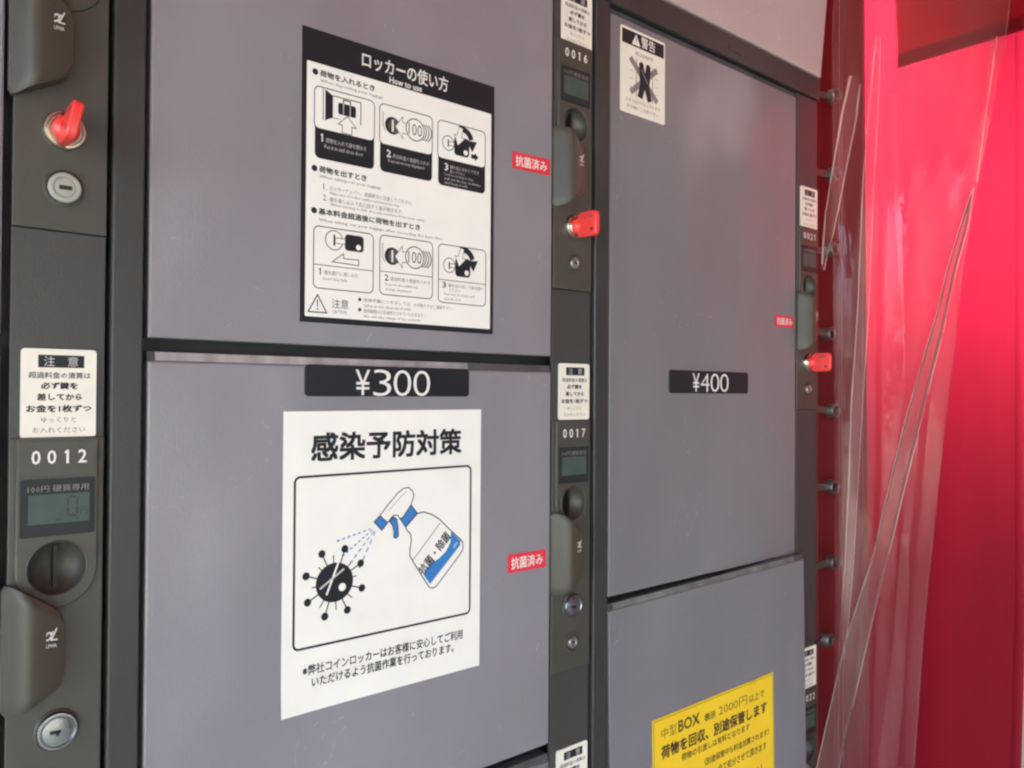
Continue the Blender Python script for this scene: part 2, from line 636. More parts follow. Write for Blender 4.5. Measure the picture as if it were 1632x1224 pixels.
def display(show):
    mb = MB()
    mb.plate(rr(5.4, -111, 44.6, -77.2, 1.2), -2.75, -2.3, 'window_dark', bev=.2)
    mb.rect(9.5, -105, 41.5, -86.5, -2.82, 'lcd')
    mb.rect(9.5, -105, 41.5, -103.6, -2.86, 'window_dark')
    mb.text('100円 硬貨専用', 9.2, -85.0, 41.0, -81.0, -2.85, 'ink_mid' if show else 'ink_grey', 0.0, 1)
    if show:
        mb.text('100円 硬貨専用', 9.2, -85.0, 41.0, -81.0, -2.88, 'ink_grey', 0.0, 1)
        # seven-segment zero and the yen mark
        x0, x1, z0, z1 = 30.0, 35.0, -99.8, -88.6
        for q in (((x0, z0 + .7), (x0, (z0 + z1) / 2 - .4)), ((x0, (z0 + z1) / 2 + .4), (x0, z1 - .7)), ((x1, z0 + .7), (x1, (z0 + z1) / 2 - .4)),
                  ((x1, (z0 + z1) / 2 + .4), (x1, z1 - .7)), ((x0 + .6, z0), (x1 - .6, z0)), ((x0 + .6, z1), (x1 - .6, z1))):
            mb.line(list(q), 1.1, -2.9, 'lcd_ink')
        mb.text('円', 36.6, -99.6, 40.4, -94.6, -2.9, 'lcd_ink', .01, 1)
        mb.text('- +', 18.5, -102.4, 27.0, -100.8, -2.9, 'lcd_ink', .02, 1)
        mb.text('+', 33.5, -102.6, 36.0, -100.6, -2.9, 'lcd_ink', .02, 1)
    return mb
def number_plate(num):
    mb = MB()
    mb.plate(rr(4.4, -76, 45.6, -55.2, .8), -2.7, -2.2, 'lock_plastic', bev=.25)
    x = 13.2
    for c in num:
        wd = 4.6
        if c == '1':
            mb.poly([(x - .5, -68.6), (x + .8, -68.6), (x + .8, -60.6), (x - .2, -60.6), (x - 1.6, -61.9), (x - 1.3, -62.8), (x - .5, -62.3)], -2.85, 'ink_white')
        else: mb.text(c, x - wd / 2, -68.6, x + wd / 2, -60.6, -2.85, 'ink_white', .02, 2)
        x += 8.1
    return mb
def lock_mb(kind):
    mb = MB()
    n = 36
    if kind == 'key':          # main lock: steel rose, plug, keyway
        mb.lathe(0, 0, [(12.2, .2), (12.2, -1.0), (11.2, -1.6), (10.8, -1.0)], 'lock_plastic', n)
        mb.lathe(0, 0, [(11, -.5), (11, -3.0), (10.4, -3.9), (9.3, -4.0), (8.6, -3.1), (8.2, -3.1), (7.9, -3.7), (7.4, -3.9), (.05, -3.9)], 'steel', n)
        mb.box(-4.2, -4.4, -.9, 1.6, -3.8, .9, 'rubber_black')
        mb.box(-1.0, -4.4, -2.2, .8, -3.8, .9, 'rubber_black')
    elif kind == 'keyed':      # the rose with a key in it
        mb.lathe(0, 0, [(11.6, .2), (11.6, -3.0), (10.9, -4.2), (9.6, -4.3), (8.8, -3.2), (8.2, -3.2), (7.4, -4.4), (.05, -4.4)], 'brass', n)
    elif kind == 'cover':      # pale plastic-faced emergency lock in a recess ring
        mb.lathe(0, 0, [(11.4, .1), (11.2, -.9), (10.2, -1.1), (9.9, -.2)], 'lock_plastic', n)
        mb.lathe(0, 0, [(8.8, 0), (8.8, -2.3), (8.0, -3.1), (6.6, -3.1), (6.0, -2.2), (5.6, -2.2), (5.2, -2.9), (.05, -2.9)], 'lock_cover', n)
        mb.box(-3.2, -3.3, -1.4, 3.6, -2.8, 1.1, 'rubber_black')
    else:                      # small dull emergency lock
        mb.lathe(0, 0, [(9.6, .1), (9.4, -.9), (8.4, -1.0), (8.0, -.2)], 'lock_plastic', n)
        mb.lathe(0, 0, [(5.6, 0), (5.6, -1.5), (5.0, -2.4), (3.6, -2.6), (3.2, -2.0), (.05, -2.0)], 'steel_dull', n)
        mb.box(-1.6, -2.4, -.7, 1.6, -1.9, .7, 'rubber_black')
    return mb
ME = {}
ME['latch_handle'] = handle_mb().mesh('latch_handle', True)
ME['logo'] = handle_logo().mesh('logo')
ME['coin_panel'] = coin_panel().mesh('coin_panel', True)
ME['coin_bowl'] = coin_bowl().mesh('coin_bowl', True)
ME['coin_slot'] = coin_slot().mesh('coin_slot')
ME['disp0'] = display(False).mesh('display')
ME['disp1'] = display(True).mesh('display')
for k in ('key', 'keyed', 'cover', 'small'):
    ME['lock_' + k] = lock_mb(k).mesh('lock_cylinder', True)

def lock_unit(parent, S, R, Rn, num, first, second, show=False):
    mb = MB()
    mb.plate([(0, -285.5), (50, -285.5), (50, -53.5), (0, -53.5)], -.0, 3, 'lock_plastic', bev=.7, holes=[circ(25, -130, 15.8, 36)])
    fp = mb.obj('lock_panel', parent, loc=(S, 0, R))
    blank = MB()
    ln = (R - Rn) - 285.5 + 53.5
    blank.plate([(0, -285.9 - ln), (50, -285.9 - ln), (50, -285.9), (0, -285.9)], 1.2, 4, 'strip_paint', bev=.6)
    blank.obj('blank_panel', parent, loc=(S, 0, R))
    for nm, key in (('coin_panel', 'coin_panel'), ('coin_bowl', 'coin_bowl'), ('coin_slot', 'coin_slot'), ('display', 'disp1' if show else 'disp0'), ('latch_handle', 'latch_handle')):
        o = link(nm, ME[key], fp)
        if nm == 'latch_handle':
            o.location = (0, 0, 0)
    lg = link('logo', ME['logo'], fp)
    number_plate(num).obj('number_plate', fp)
    link('lock_cylinder', ME['lock_' + first], fp, (26, 0, -226))
    link('lock_cylinder', ME['lock_' + second], fp, (26.5, 0, -260))
    return fp

def price_mb(x0, z0, x1, z1, txt, boxes):
    mb = MB()
    mb.plate(rr(x0, z0, x1, z1, 3.2), -1.4, 0, 'plate_black', bev=.5)
    for ch, bx in zip(txt, boxes):
        mb.text(ch, *bx, -1.5, 'ink_white', .0 if ch == '¥' else -.012, 4)
    return mb

def column(label, xd0, xd1, S, Ew, doors, units, post, rail_to, xbody0):
    root = empty('coin_locker', (xbody0, 0, 0), z0=True)
    root.location.z = 0
    tag(root, label, 'locker')
    hold = root
    dx, dz = -xbody0, Z0 * 1000
    def P(o, sub=False):
        if not sub:
            o.location = (o.location.x + dx * .001, o.location.y, o.location.z + Z0)
        return o
    # carcass
    mb = MB()
    x1 = rail_to
    mb.box(xbody0, 16, BOT, x1, 560, TOP, 'carcass_dark')
    P(mb.obj('carcass', root))
    # frame
    mb = MB()
    mb.plate([(xbody0 + .4, 383.2), (rail_to - .4, 383.2), (rail_to - .4, TOP), (xbody0 + .4, TOP)], -3, 18, 'post_paint', bev=1.5)
    P(mb.obj('top_rail', root))
    if post:
        mb = MB()
        mb.plate([(post[0], BOT), (post[1], BOT), (post[1], 382.6), (post[0], 382.6)], -2.2, 16, 'post_paint', bev=1.3)
        P(mb.obj('frame_post', root))
    for (z0, z1, paint, lab, plate, ajar) in doors:
        mb = door_mesh(xd1 - xd0, z1 - z0, paint)
        d = mb.obj('door', root, loc=(xd0, 0, z0))
        P(d)
        if lab: d['label'] = lab
        if ajar:
            hz = Vector((xd0 + dx, 0, z1 + dz)) * .001
            d.matrix_local = Matrix.Translation(hz) @ ajar @ Matrix.Translation(Vector((0, 0, -(z1 - z0))) * .001)
        if plate:
            px0, pz0, px1, pz1, tx, bx = plate
            bx = [(b[0] - xd0, b[1] - z0, b[2] - xd0, b[3] - z0) for b in bx]
            pl = price_mb(px0 - xd0, pz0 - z0, px1 - xd0, pz1 - z0, tx, bx)
            pl.obj('price_plate', d)
        # glossy strip along the sloped lip, its reflections put into the pale colour
        if z1 < 300:
            wd, ht = xd1 - xd0, z1 - z0
            e0, e1 = (5, wd * .73) if not ajar else (8, wd - 20)
            mb = MB()
            mb.add([(e0, 1.3, ht - 5.9), (e1, 1.3, ht - 5.9), (e1, 2.5, ht - .4), (e0, 2.5, ht - .4)], [(0, 1, 2, 3)], 'lip_sheen_pale' if not ajar else 'lip_sheen_dull')
            mb.obj('lip_sheen', d)
    for i, (R, Rn, num, f1, f2, show) in enumerate(units):
        P(lock_unit(root, S, R, Rn, num, f1, f2, show))
    # children of the unit panels were placed relative to them; blanks are direct children
    for o in list(root.children):
        if o.name.startswith('blank_panel'):
            P(o)
    return root

B300 = lambda dz: (256.2, -3.6 + dz, 404, 19.4 + dz, '¥300',
    [(296.8, -3.2 + dz + .6, 309.2, 16.6 + dz), (312.1, -3.2 + dz, 327.9, 17 + dz), (330.1, -3.2 + dz, 346.2, 17 + dz), (348.3, -3.2 + dz, 364.3, 17 + dz)])
P300 = B300(0)
rowsB = [(33.5, 380), (-320, 25), (-675, -329.5), (-1150, -684)]
AJ = Matrix.Rotation(math.radians(-2.1), 4, 'Z') @ Matrix.Rotation(math.radians(-1.5), 4, 'Y')
colA = column('coin locker at the left edge, only its lock strip numbered 0012 in view', -280, 70.5, 75, 125,
    [(z0 - 1.5, z1, 'door_paint', None, None, None) for z0, z1 in rowsB],
    [(380, 25, '0011', 'keyed', 'cover', False), (25, -330, '0012', 'key', 'small', True), (-330, -685, '0013', 'key', 'small', False)],
    (127.6, 146.2), 147.2, -300)
colB = column('grey coin locker with the two instruction posters and the ¥300 price plate', 149.5, 499, 501, 551,
    [(33.5, 380, 'door_paint', 'upper grey door carrying the how-to-use poster', B300(355), None),
     (-320, 25, 'door_paint', 'lower grey door carrying the spray bottle poster', P300, None),
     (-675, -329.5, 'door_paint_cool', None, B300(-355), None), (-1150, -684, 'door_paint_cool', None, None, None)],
    [(382, 27, '0016', 'keyed', 'small', False), (27, -329, '0017', 'key', 'small', False), (-329, -684, '0018', 'key', 'small', False)],
    (554, 573.6), 574.6, 147.4)
colC = column('grey coin locker at the right with the ¥400 price plate and a door hanging ajar', 576.6, 918.5, 922, 971,
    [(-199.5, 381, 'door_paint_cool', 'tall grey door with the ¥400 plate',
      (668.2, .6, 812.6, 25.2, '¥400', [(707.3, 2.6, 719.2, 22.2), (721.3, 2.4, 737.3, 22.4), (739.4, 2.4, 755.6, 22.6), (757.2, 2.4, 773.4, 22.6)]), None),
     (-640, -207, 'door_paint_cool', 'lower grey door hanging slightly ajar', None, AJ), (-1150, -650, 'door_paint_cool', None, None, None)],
    [(267, -321, '0021', 'keyed', 'small', False), (-321, -909, '0022', 'key', 'small', False)],
    None, 972.2, 574.8)
# upper end of the right-hand strip
mb = MB()
mb.plate([(922, 214), (972, 214), (972, 382.4), (922, 382.4)], 1.2, 6, 'strip_paint', bev=.6)
o = mb.obj('blank_panel', colC)
o.location = (-.5748, 0, Z0)
mb = MB()
mb.plate([(501, 328.6), (551, 328.6), (551, 382.4), (501, 382.4)], 1.2, 6, 'strip_paint', bev=.6)
o = mb.obj('blank_panel', colB); o.location = (-.1474, 0, Z0)
mb = MB()
mb.plate([(75, 326), (125, 326), (125, 382), (75, 382)], 1.2, 6, 'strip_paint', bev=.6)
o = mb.obj('blank_panel', colA); o.location = (.3, 0, Z0)
# little worn name plate on the top rail
mb = MB()
mb.plate(rr(770, 391.5, 794, 399.5, .6), -3.9, -2.9, 'post_paint', bev=.3)
mb.rect(746.5, 392.6, 768, 398.2, -3.12, 'strip_paint')
o = mb.obj('rail_plate', colC); o.location = (-.5748, 0, Z0)

# ------------------------------------------------------------------ posters and stickers: things of their own
def P1():
    root = empty('instruction_poster', (252, -.2, 50))
    tag(root, 'black-and-white poster of numbered pictograms explaining how to use the locker', 'poster')
    WD, HT = 177.4, 213.6
    mb = MB()
    mb.plate([(0, 0), (WD, 0), (WD, HT), (0, HT)], -.5, 0, 'ink_black', back=True)
    mb.obj('backing', root)
    mb = MB()
    mb.poly(rr(3.6, 4.2, 174.0, 189.2, 1), -.6, 'paper_white')
    mb.obj('paper', root)
    t = MB()
    y = -.7
    def T(s_, x0, z0, x1, z1, m_='ink_black', b=.0, r=1, yy=y, sl=0):
        if s_ == '1':
            k_, xm = (z1 - z0) / 8, (x0 + x1) / 2
            t.poly([(xm + a_ * k_, z0 + c_ * k_) for a_, c_ in ((-.6, 0), (.8, 0), (.8, 8), (-.2, 8), (-1.7, 6.7), (-1.4, 5.6), (-.6, 6.2))], yy, m_)
        else:
            t.text(s_, x0, z0, x1, z1, yy, m_, b, r, sl)
    T('ロッカーの使い方', 48.3, 196.3, 128.3, 208.6, 'ink_white', .012, 3)
    T('How to use', 72.4, 190.3, 102.6, 195.3, 'ink_white', .025, 2)
    def head(z, s_, x1, en, ex1, ez):
        t.poly(circ(10.1, z + 2.4, 2.3, 16), y, 'ink_black')
        T(s_, 13.7, z, x1, z + 4.9, 'ink_black', .022, 2)
        T(en, 14.0, ez, ex1, ez + 2.9, 'ink_mid', .0, 1)
    head(180.0, '荷物を入れるとき', 59.4, 'When depositing your luggage', 67.0, 175.4)
    head(109.7, '荷物を出すとき', 53.0, 'When taking out your luggage', 66.0, 105.2)
    head(79.0, '基本料金超過後に荷物を出すとき', 101.8, 'When taking out your luggage after exceeding the basic fare', 123.6, 73.4)
    T('1.', 17.2, 97.8, 20.2, 102.2, b=.005)
    T('ロッカーナンバー、金額表示に注意してください。', 22.4, 98.0, 94.6, 101.4, 'ink_mid')
    T('Make sure of locker number and insert the key', 22.6, 94.2, 82.2, 97.0, 'ink_mid')
    T('2.', 17.2, 89.8, 20.6, 94.2, b=.005)
    T('鍵を差し込んで左に回すと扉が開きます。', 22.4, 89.6, 85.6, 93.0, 'ink_mid')
    T('When turning to left, you can continue from your entry', 22.6, 86.0, 106.0, 88.8, 'ink_mid')
    # captions of the six steps
    T('1', 14.8, 132.6, 17.2, 138.4, 'ink_white', .03, 1)
    T('荷物を入れて扉を閉める', 18.9, 132.4, 52.6, 136.0, 'ink_pale', .0, 1, -.82)
    T('Put it in and close door', 18.0, 128.0, 49.8, 131.0, 'ink_pale', .0, 1, -.82)
    T('2', 70.4, 132.2, 74.4, 138.0, 'ink_white', .03, 1, -.82)
    T('表示料金の金額を入れる', 75.8, 132.2, 110.0, 135.6, 'ink_pale', .0, 1, -.82)
    T('Deposit money displayed', 71.8, 127.8, 105.1, 131.0, 'ink_pale', .0, 1, -.82)
    T('3', 125.4, 131.8, 129.0, 138.0, 'ink_white', .03, 1, -.82)
    T('鍵を右にまわして引き', 130.8, 134.2, 160.8, 137.2, 'ink_pale', .0, 1, -.82)
    T('抜いて下さい', 130.8, 130.6, 146.0, 133.2, 'ink_pale', .0, 1, -.82)
    T('Lock according to key,', 125.4, 127.4, 155.0, 130.0, 'ink_pale', .0, 1, -.82)
    T('pull out the key clockwise', 125.4, 123.8, 162.4, 126.6, 'ink_pale', .0, 1, -.82)
    T('and keep it safe', 125.4, 120.4, 149.0, 123.2, 'ink_pale', .0, 1, -.82)
    T('1', 14.2, 35.0, 16.6, 40.0, b=.02)
    T('鍵を鍵穴に差し込む', 18.6, 35.6, 46.6, 38.8, 'ink_mid')
    T('Insert key fully', 17.6, 31.0, 37.4, 33.8, 'ink_mid')
    T('2', 69.6, 36.0, 73.2, 41.0, b=.02)
    T('追加料金の金額を入れる', 74.6, 36.4, 112.2, 39.6, 'ink_mid')
    T('Deposit the additional', 70.2, 31.8, 100.0, 34.4, 'ink_mid')
    T('charge displayed', 70.2, 28.0, 93.8, 30.6, 'ink_mid')
    T('3', 124.2, 35.4, 127.8, 40.6, b=.02)
    T('鍵を右に回して扉を開け', 130.0, 36.4, 166.4, 39.4, 'ink_mid')
    T('て下さい', 130.4, 32.8, 142.0, 35.4, 'ink_mid')
    T('Turn key clockwise and', 125.4, 29.0, 157.0, 31.6, 'ink_mid')
    T('open the door', 125.4, 25.2, 143.0, 27.8, 'ink_mid')
    T('注意', 25.0, 11.6, 38.6, 18.4, 'ink_black', .0, 2)
    T('CAUTION', 25.4, 7.6, 37.0, 10.2, 'ink_mid')
    for z in (19.6, 11.9):
        t.poly(circ(48.1, z, 1.4, 10), y, 'ink_black')
    T('本体不備につきましては', 51.2, 18.0, 93.2, 21.0, 'ink_mid')
    T('お手数ですがご連絡下さい。', 96.6, 17.6, 134.6, 20.6, 'ink_mid')
    T('Call us at once when out of order', 51.4, 14.2, 94.0, 16.6, 'ink_mid')
    T('使用期間は三日以内とさせていただきます。', 51.4, 9.8, 106.6, 12.8, 'ink_mid')
    T('We will take charge of the contents', 51.4, 5.6, 103.0, 8.2, 'ink_mid')
    t.obj('lettering', root)
    # caution triangle
    p = MB()
    p.line([(13.5, 20.3), (6.2, 7.6), (20.8, 7.6)], .9, y, 'ink_black', True)
    p.poly([(13.0, 16.6), (14.0, 16.6), (13.8, 11.6), (13.2, 11.6)], y, 'ink_black')
    p.poly(circ(13.5, 9.9, .7, 8), y, 'ink_black')
    p.obj('pictogram', root)
    def frame(x0, zt, x1, zd, zb, dark):
        p = MB()
        if dark:
            p.poly(rr(x0 + .6, zb, x1, zd + 6, 4), -.64, 'ink_black')
            p.poly(rr(x0, zd, x1, zt, 4), -.68, 'paper_white')
            p.line(rr(x0, zd, x1, zt, 4), .7, y, 'ink_black', True)
        else:
            p.line(rr(x0, zb, x1, zt, 4), .7, y, 'ink_black', True)
            p.line([(x0, zd), (x1, zd)], .6, y, 'ink_mid')
        return p
    # step one above: open door, bag and arrow
    p = frame(9.6, 172.4, 59.4, 141.6, 120.0, True)
    p.poly([(18.2, 171.6), (24.4, 168.2), (24.4, 152.2), (18.2, 148.6)], y, 'ink_black')
    p.line([(16.6, 171.8), (16.6, 148.6)], .7, y, 'ink_mid')
    p.line([(24.4, 168.2), (47.6, 168.6), (47.6, 151.4)], .8, y, 'ink_mid')
    p.line([(18, 149), (24, 152), (30, 152)], .5, y, 'ink_mid')
    p.poly(rr(28.7, 155.8, 43.5, 164.4, 1.6), y, 'ink_black')
    p.line([(33.0, 164.4), (33.0, 167.2), (38.8, 167.2), (38.8, 164.4)], .9, y, 'ink_black')
    p.line([(33.0, 164.4), (33.0, 156.2)], .5, -.75, 'paper_white')
    p.line([(38.6, 164.4), (38.6, 156.2)], .5, -.75, 'paper_white')
    ar = [(36.3, 155.6), (28.9, 148.4), (32.1, 148.2), (32.1, 142.4), (40.1, 142.4), (40.1, 148.2), (44.0, 148.2)]
    p.poly(ar, -.78, 'paper_white')
    p.line(ar, .6, -.82, 'ink_mid', True)
    p.obj('pictogram', root)
    def coins(dx, dz, fr):
        p = fr
        X, Z = 75.6 + dx, 157.4 + dz
        p.poly(circ(X, Z, 6.8, 28), y, 'ink_black')
        p.poly(circ(X + 1.9, Z, 5.8, 28), -.73, 'ink_mid')
        p.rect(X - .7, Z - 4.6, X + .9, Z + 4.6, -.76, 'paper_white')
        p.line([(X - 8.6, Z + 9.5), (X - 8.6, Z - 1), (X - 6.5, Z - 5.5)], .5, y, 'ink_mid')
        q = [(78.0 + dx, 157.6 + dz), (84.8 + dx, 166.4 + dz), (84.8 + dx, 162.0 + dz), (89.4 + dx, 162.0 + dz), (89.4 + dx, 153.6 + dz), (84.8 + dx, 153.6 + dz), (84.8 + dx, 149.2 + dz)]
        p.poly(q, -.79, 'paper_white')
        p.line(q, .5, -.82, 'ink_mid', True)
        cx, cz = 96.4 + dx, 158.6 + dz
        for k in range(3, 0, -1):
            p.line([(cx + k * 2.5 + 8.2 * math.cos(tt), cz + 8.2 * math.sin(tt)) for tt in [math.radians(q_) for q_ in range(-58, 59, 9)]], .8, -.8, 'ink_black')
        p.poly(circ(cx, cz, 8.8, 30), -.84, 'paper_white')
        p.line(circ(cx, cz, 8.6, 32), .8, -.86, 'ink_black', True)
        p.text('100', cx - 6.2, cz - 4.6, cx + 6.4, cz + 4.6, -.88, 'ink_black', -.006, 2)
        return p
    coins(0, 0, frame(64.0, 172.6, 113.0, 141.4, 120.2, True)).obj('pictogram', root)
    coins(.6, -101.8, frame(65.2, 71.0, 114.2, 43.0, 25.2, False)).obj('pictogram', root)
    def key_turn(fr, dx, dz, up):
        p = fr
        X, Z = 128.9 + dx, 155.0 + dz
        p.line(circ(X, Z, 5.9, 26), .7, y, 'ink_mid', True)
        p.rect(X - .6, Z - 3.2, X + .5, Z + 3.0, y, 'ink_black')
        p.rect(X + .5, Z - 1.6, X + 6.2, Z + 1.6, y, 'paper_white')
        p.line([(X + 6.2, Z + 1.6), (X + .5, Z + 1.6), (X + .5, Z - 1.6), (X + 6.2, Z - 1.6)], .5, -.72, 'ink_black')
        p.poly(rr(X + 6, Z - 8.4, X + 21.5, Z + 7.2, 3), -.74, 'ink_black')
        p.poly(circ(X + 17.8, Z - 4.6, 2.2, 14), -.77, 'paper_white')
        q = [(X + 14 + 12.5 * math.cos(tt), Z + 4.5 + 12.5 * math.sin(tt)) for tt in [math.radians(a_) for a_ in range(108, 9, -9)]]
        q2 = [(X + 14 + 7.5 * math.cos(tt), Z + 4.5 + 7.5 * math.sin(tt)) for tt in [math.radians(a_) for a_ in range(10, 109, 9)]]
        p.poly(q + q2, -.79, 'ink_black')
        p.poly([(X + 18.4, Z + 5.8), (X + 29.6, Z + 6.6), (X + 24.8, Z - 2.8)], -.79, 'ink_black')
        h = [(X + 5.8, Z + 8.4), (X + 9.6, Z - .2), (X + 17.0, Z + 6.8), (X + 13.4, Z + 7.0), (X + 14.8, Z + 14.8), (X + 11.2, Z + 15.8), (X + 8.6, Z + 8.4)]
        p.poly(h, -.82, 'paper_white')
        p.line(h, .5, -.85, 'ink_mid', True)
        if up:
            q = [(X + 23.6, Z - 4.4), (X + 27.6, Z - 4.4), (X + 27.6, Z - 2.6), (X + 31.4, Z - 6.2), (X + 27.6, Z - 9.8), (X + 27.6, Z - 8), (X + 23.6, Z - 8)]
            p.poly(q, y, 'ink_black')
        return p
    key_turn(frame(118.4, 172.2, 167.6, 141.2, 119.2, True), 0, 0, True).obj('pictogram', root)
    key_turn(frame(120.0, 71.0, 169.0, 42.0, 23.4, False), 2.0, -100.6, False).obj('pictogram', root)
    p = frame(10.0, 70.4, 59.4, 42.3, 25.2, False)
    p.line(circ(26.4, 61.6, 7.1, 28), .7, y, 'ink_mid', True)
    p.rect(25.8, 57.6, 27.2, 65.8, y, 'ink_black')
    p.rect(27.2, 59.6, 35.6, 63.6, -.72, 'paper_white')
    p.line([(35.6, 63.6), (27.2, 63.6), (27.2, 59.6), (35.6, 59.6)], .5, -.74, 'ink_mid')
    p.poly(rr(35.2, 55.2, 51.0, 67.4, 2.6), -.74, 'ink_black')
    p.poly(circ(46.6, 58.6, 2.1, 14), -.77, 'paper_white')
    p.line([(34.0, 52.6), (25.0, 45.6), (47.0, 45.0), (47.0, 49.2), (34.2, 48.9)], .7, y, 'ink_mid', True)
    p.obj('pictogram', root)
    return root
P1()

def P2():
    root = empty('hygiene_poster', (240.3, -.2, -231))
    tag(root, 'white poster with a spray bottle aimed at a black virus under large black characters', 'poster')
    WD, HT = 177, 216.6
    X = lambda v: v - 1.3
    mb = MB()
    # a hair of curl at the lower left corner
    N = 14
    vs = []
    for j in range(N + 1):
        for i in range(N + 1):
            x, z = WD * i / N, HT * j / N
            c = max(0, 1 - math.hypot(x / 60, z / 40)) ** 2
            vs.append((x, -.35 - 1.2 * c, z))
    k = N + 1
    fs = [(j * k + i, j * k + i + 1, (j + 1) * k + i + 1, (j + 1) * k + i) for j in range(N) for i in range(N)]
    mb.add(vs, fs, 'paper_white')
    mb.obj('paper', root, smooth=True)
    y = -.45
    t = MB()
    t.text('感染予防対策', X(22.6), 179.8, X(157.8), 201.0, y - 1.2 * 0, 'ink_black', .022, 3)
    t.obj('lettering', root)
    t = MB()
    t.text('※弊社コインロッカーはお客様に安心してご利用', X(17.4), 26.4, X(160.0), 34.0, y - .35, 'ink_black', .008, 2)
    t.text('いただけるよう抗菌作業を行っております。', X(24.5), 17.2, X(150.8), 24.8, y - .6, 'ink_black', .008, 2)
    t.obj('lettering', root)
    f = MB()
    f.line(rr(X(10.4), 46.2, X(167.6), 169.4, 4), 1.7, y - .02, 'ink_black', True)
    f.obj('border', root)
    b = MB()
    def out(pts, fill, lw=.8, yy=y):
        pts = [(X(a_), c_) for a_, c_ in pts]
        b.poly(pts, yy, fill)
        b.line(pts, lw, yy - .05, 'ink_black', True)
    # bottle body
    out([(103.6, 124.4), (114.4, 134.2), (120.5, 134.9), (128, 132.4), (136, 127.6), (147, 117.6), (157.4, 109.0), (160.0, 105.6), (160.0, 100.4), (157, 96.4), (133.8, 74.0), (130.6, 72.6), (127.4, 73.2),
         (125.4, 75.2), (110.4, 97.2), (107.7, 101.7), (108.0, 108), (109.0, 113), (108.4, 118.4), (105.4, 121.4)], 'paper_white', .9)
    b.poly([(X(a_), c_) for a_, c_ in [(147.6, 116.4), (157.0, 108.2), (158.2, 105.0), (127.2, 76.2), (121.8, 83.4), (122.6, 88.2), (128.4, 92.8), (135.5, 95.6), (142.6, 100.6), (147.2, 107.6)]], y - .07, 'ink_blue')
    b.poly([(X(a_), c_) for a_, c_ in [(160.0, 105.6), (160.0, 100.4), (157, 96.4), (133.8, 74.0), (130.6, 72.6), (127.4, 73.2), (126.4, 75.0), (157.2, 103.6), (157.2, 108.6)]], y - .08, 'paper_white')
    b.line([(X(a_), c_) for a_, c_ in [(157.2, 108.6), (160.0, 105.6), (160.0, 100.4), (157, 96.4), (133.8, 74.0), (130.6, 72.6), (127.4, 73.2)]], .9, y - .1, 'ink_black')
    b.line([(X(110.6), 97.6), (X(136.6), 124.4)], .6, y - .1, 'ink_mid')
    b.line([(X(150.0), 103.6), (X(153.6), 107.0)], .5, y - .1, 'ink_white')
    b.line([(X(150.6), 102.4), (X(154.6), 106.2)], .5, y - .1, 'ink_white')
    b.text('抗菌・除菌', X(112), 96.2, X(151), 105.4, y - .1, 'ink_black', .02, 2, 0, (X(131.5), 100.8, math.radians(46)))
    for v in range(len(b.v)):
        pass
    # collar, trigger, head, nozzle
    out([(108.3, 141.8), (98.1, 132.0), (103.6, 124.6), (114.7, 134.3)], 'ink_blue')
    out([(88.6, 131.0), (91.6, 127.0), (93.0, 122.0), (92.6, 118.0), (95.0, 116.6), (97.2, 118.6), (96.8, 125.0), (95.6, 131.6), (92.4, 133.6)], 'ink_blue', .7)
    out([(80.0, 135.6), (88, 144.2), (96.5, 152.2), (101.4, 155.2), (106, 155.6), (109.6, 152.6), (111.2, 148.6), (108.3, 141.6), (101.2, 133.0), (98.2, 131.4), (96.4, 134.6), (92.2, 134.8), (86.4, 129.2)], 'paper_white', .8, y - .12)
    b.line([(X(87.4), 138.6), (X(100), 149.6), (X(104.2), 152.4)], .4, y - .2, 'ink_grey')
    out([(80.2, 135.8), (75.2, 131.4), (82.0, 124.4), (87.0, 129.6)], 'ink_blue', .8, y - .18)
    b.obj('pictogram', root)
    d = MB()
    for x0, z0, x1, z1, n in ((72.6, 126.6, 42.0, 119.8, 7), (73.6, 125.4, 46.8, 107.6, 8), (75.0, 124.4, 53.4, 100.6, 6), (76.2, 124.0, 61.6, 95.4, 5)):
        for q in range(n):
            a_, c_ = q / n, (q + .58) / n
            d.line([(X(x0 + (x1 - x0) * a_), z0 + (z1 - z0) * a_), (X(x0 + (x1 - x0) * c_), z0 + (z1 - z0) * c_)], .75 + .5 * a_, y, 'ink_blue')
    d.obj('pictogram', root)
    v = MB()
    cx, cz = X(42.4), 90.2
    for px, pz in [(50.5, 113.9), (31.9, 112.3), (19.6, 97.9), (21.0, 78.8), (34.6, 66.4), (53.0, 68.1), (65.1, 82.6), (63.9, 101.4)]:
        v.line([(cx, cz), (X(px), pz)], 1.0, y, 'ink_black')
        v.poly(circ(X(px), pz, 2.9, 16), y - .03, 'ink_black')
    for px, pz in [(41.2, 110.4), (29.1, 103.1), (24.3, 88.8), (30.4, 73.5), (43.8, 69.8), (56.7, 76.7), (60.7, 92.5), (56, 103)]:
        v.line([(cx, cz), (X(px), pz)], .9, y, 'ink_mid')
    v.poly(circ(cx, cz, 15.2, 40, 14.5), y - .06, 'ink_black')
    v.line([(X(48.0), 111.0), (X(35.8), 81.8)], 1.5, y - .1, 'paper_white')
    v.line([(X(30.4), 87.0), (X(50.0), 99.2)], 1.5, y - .12, 'ink_pale')
    v.poly(circ(X(48.6), 85.8, 3.0, 18), y - .1, 'paper_white')
    v.obj('pictogram', root)
P2()

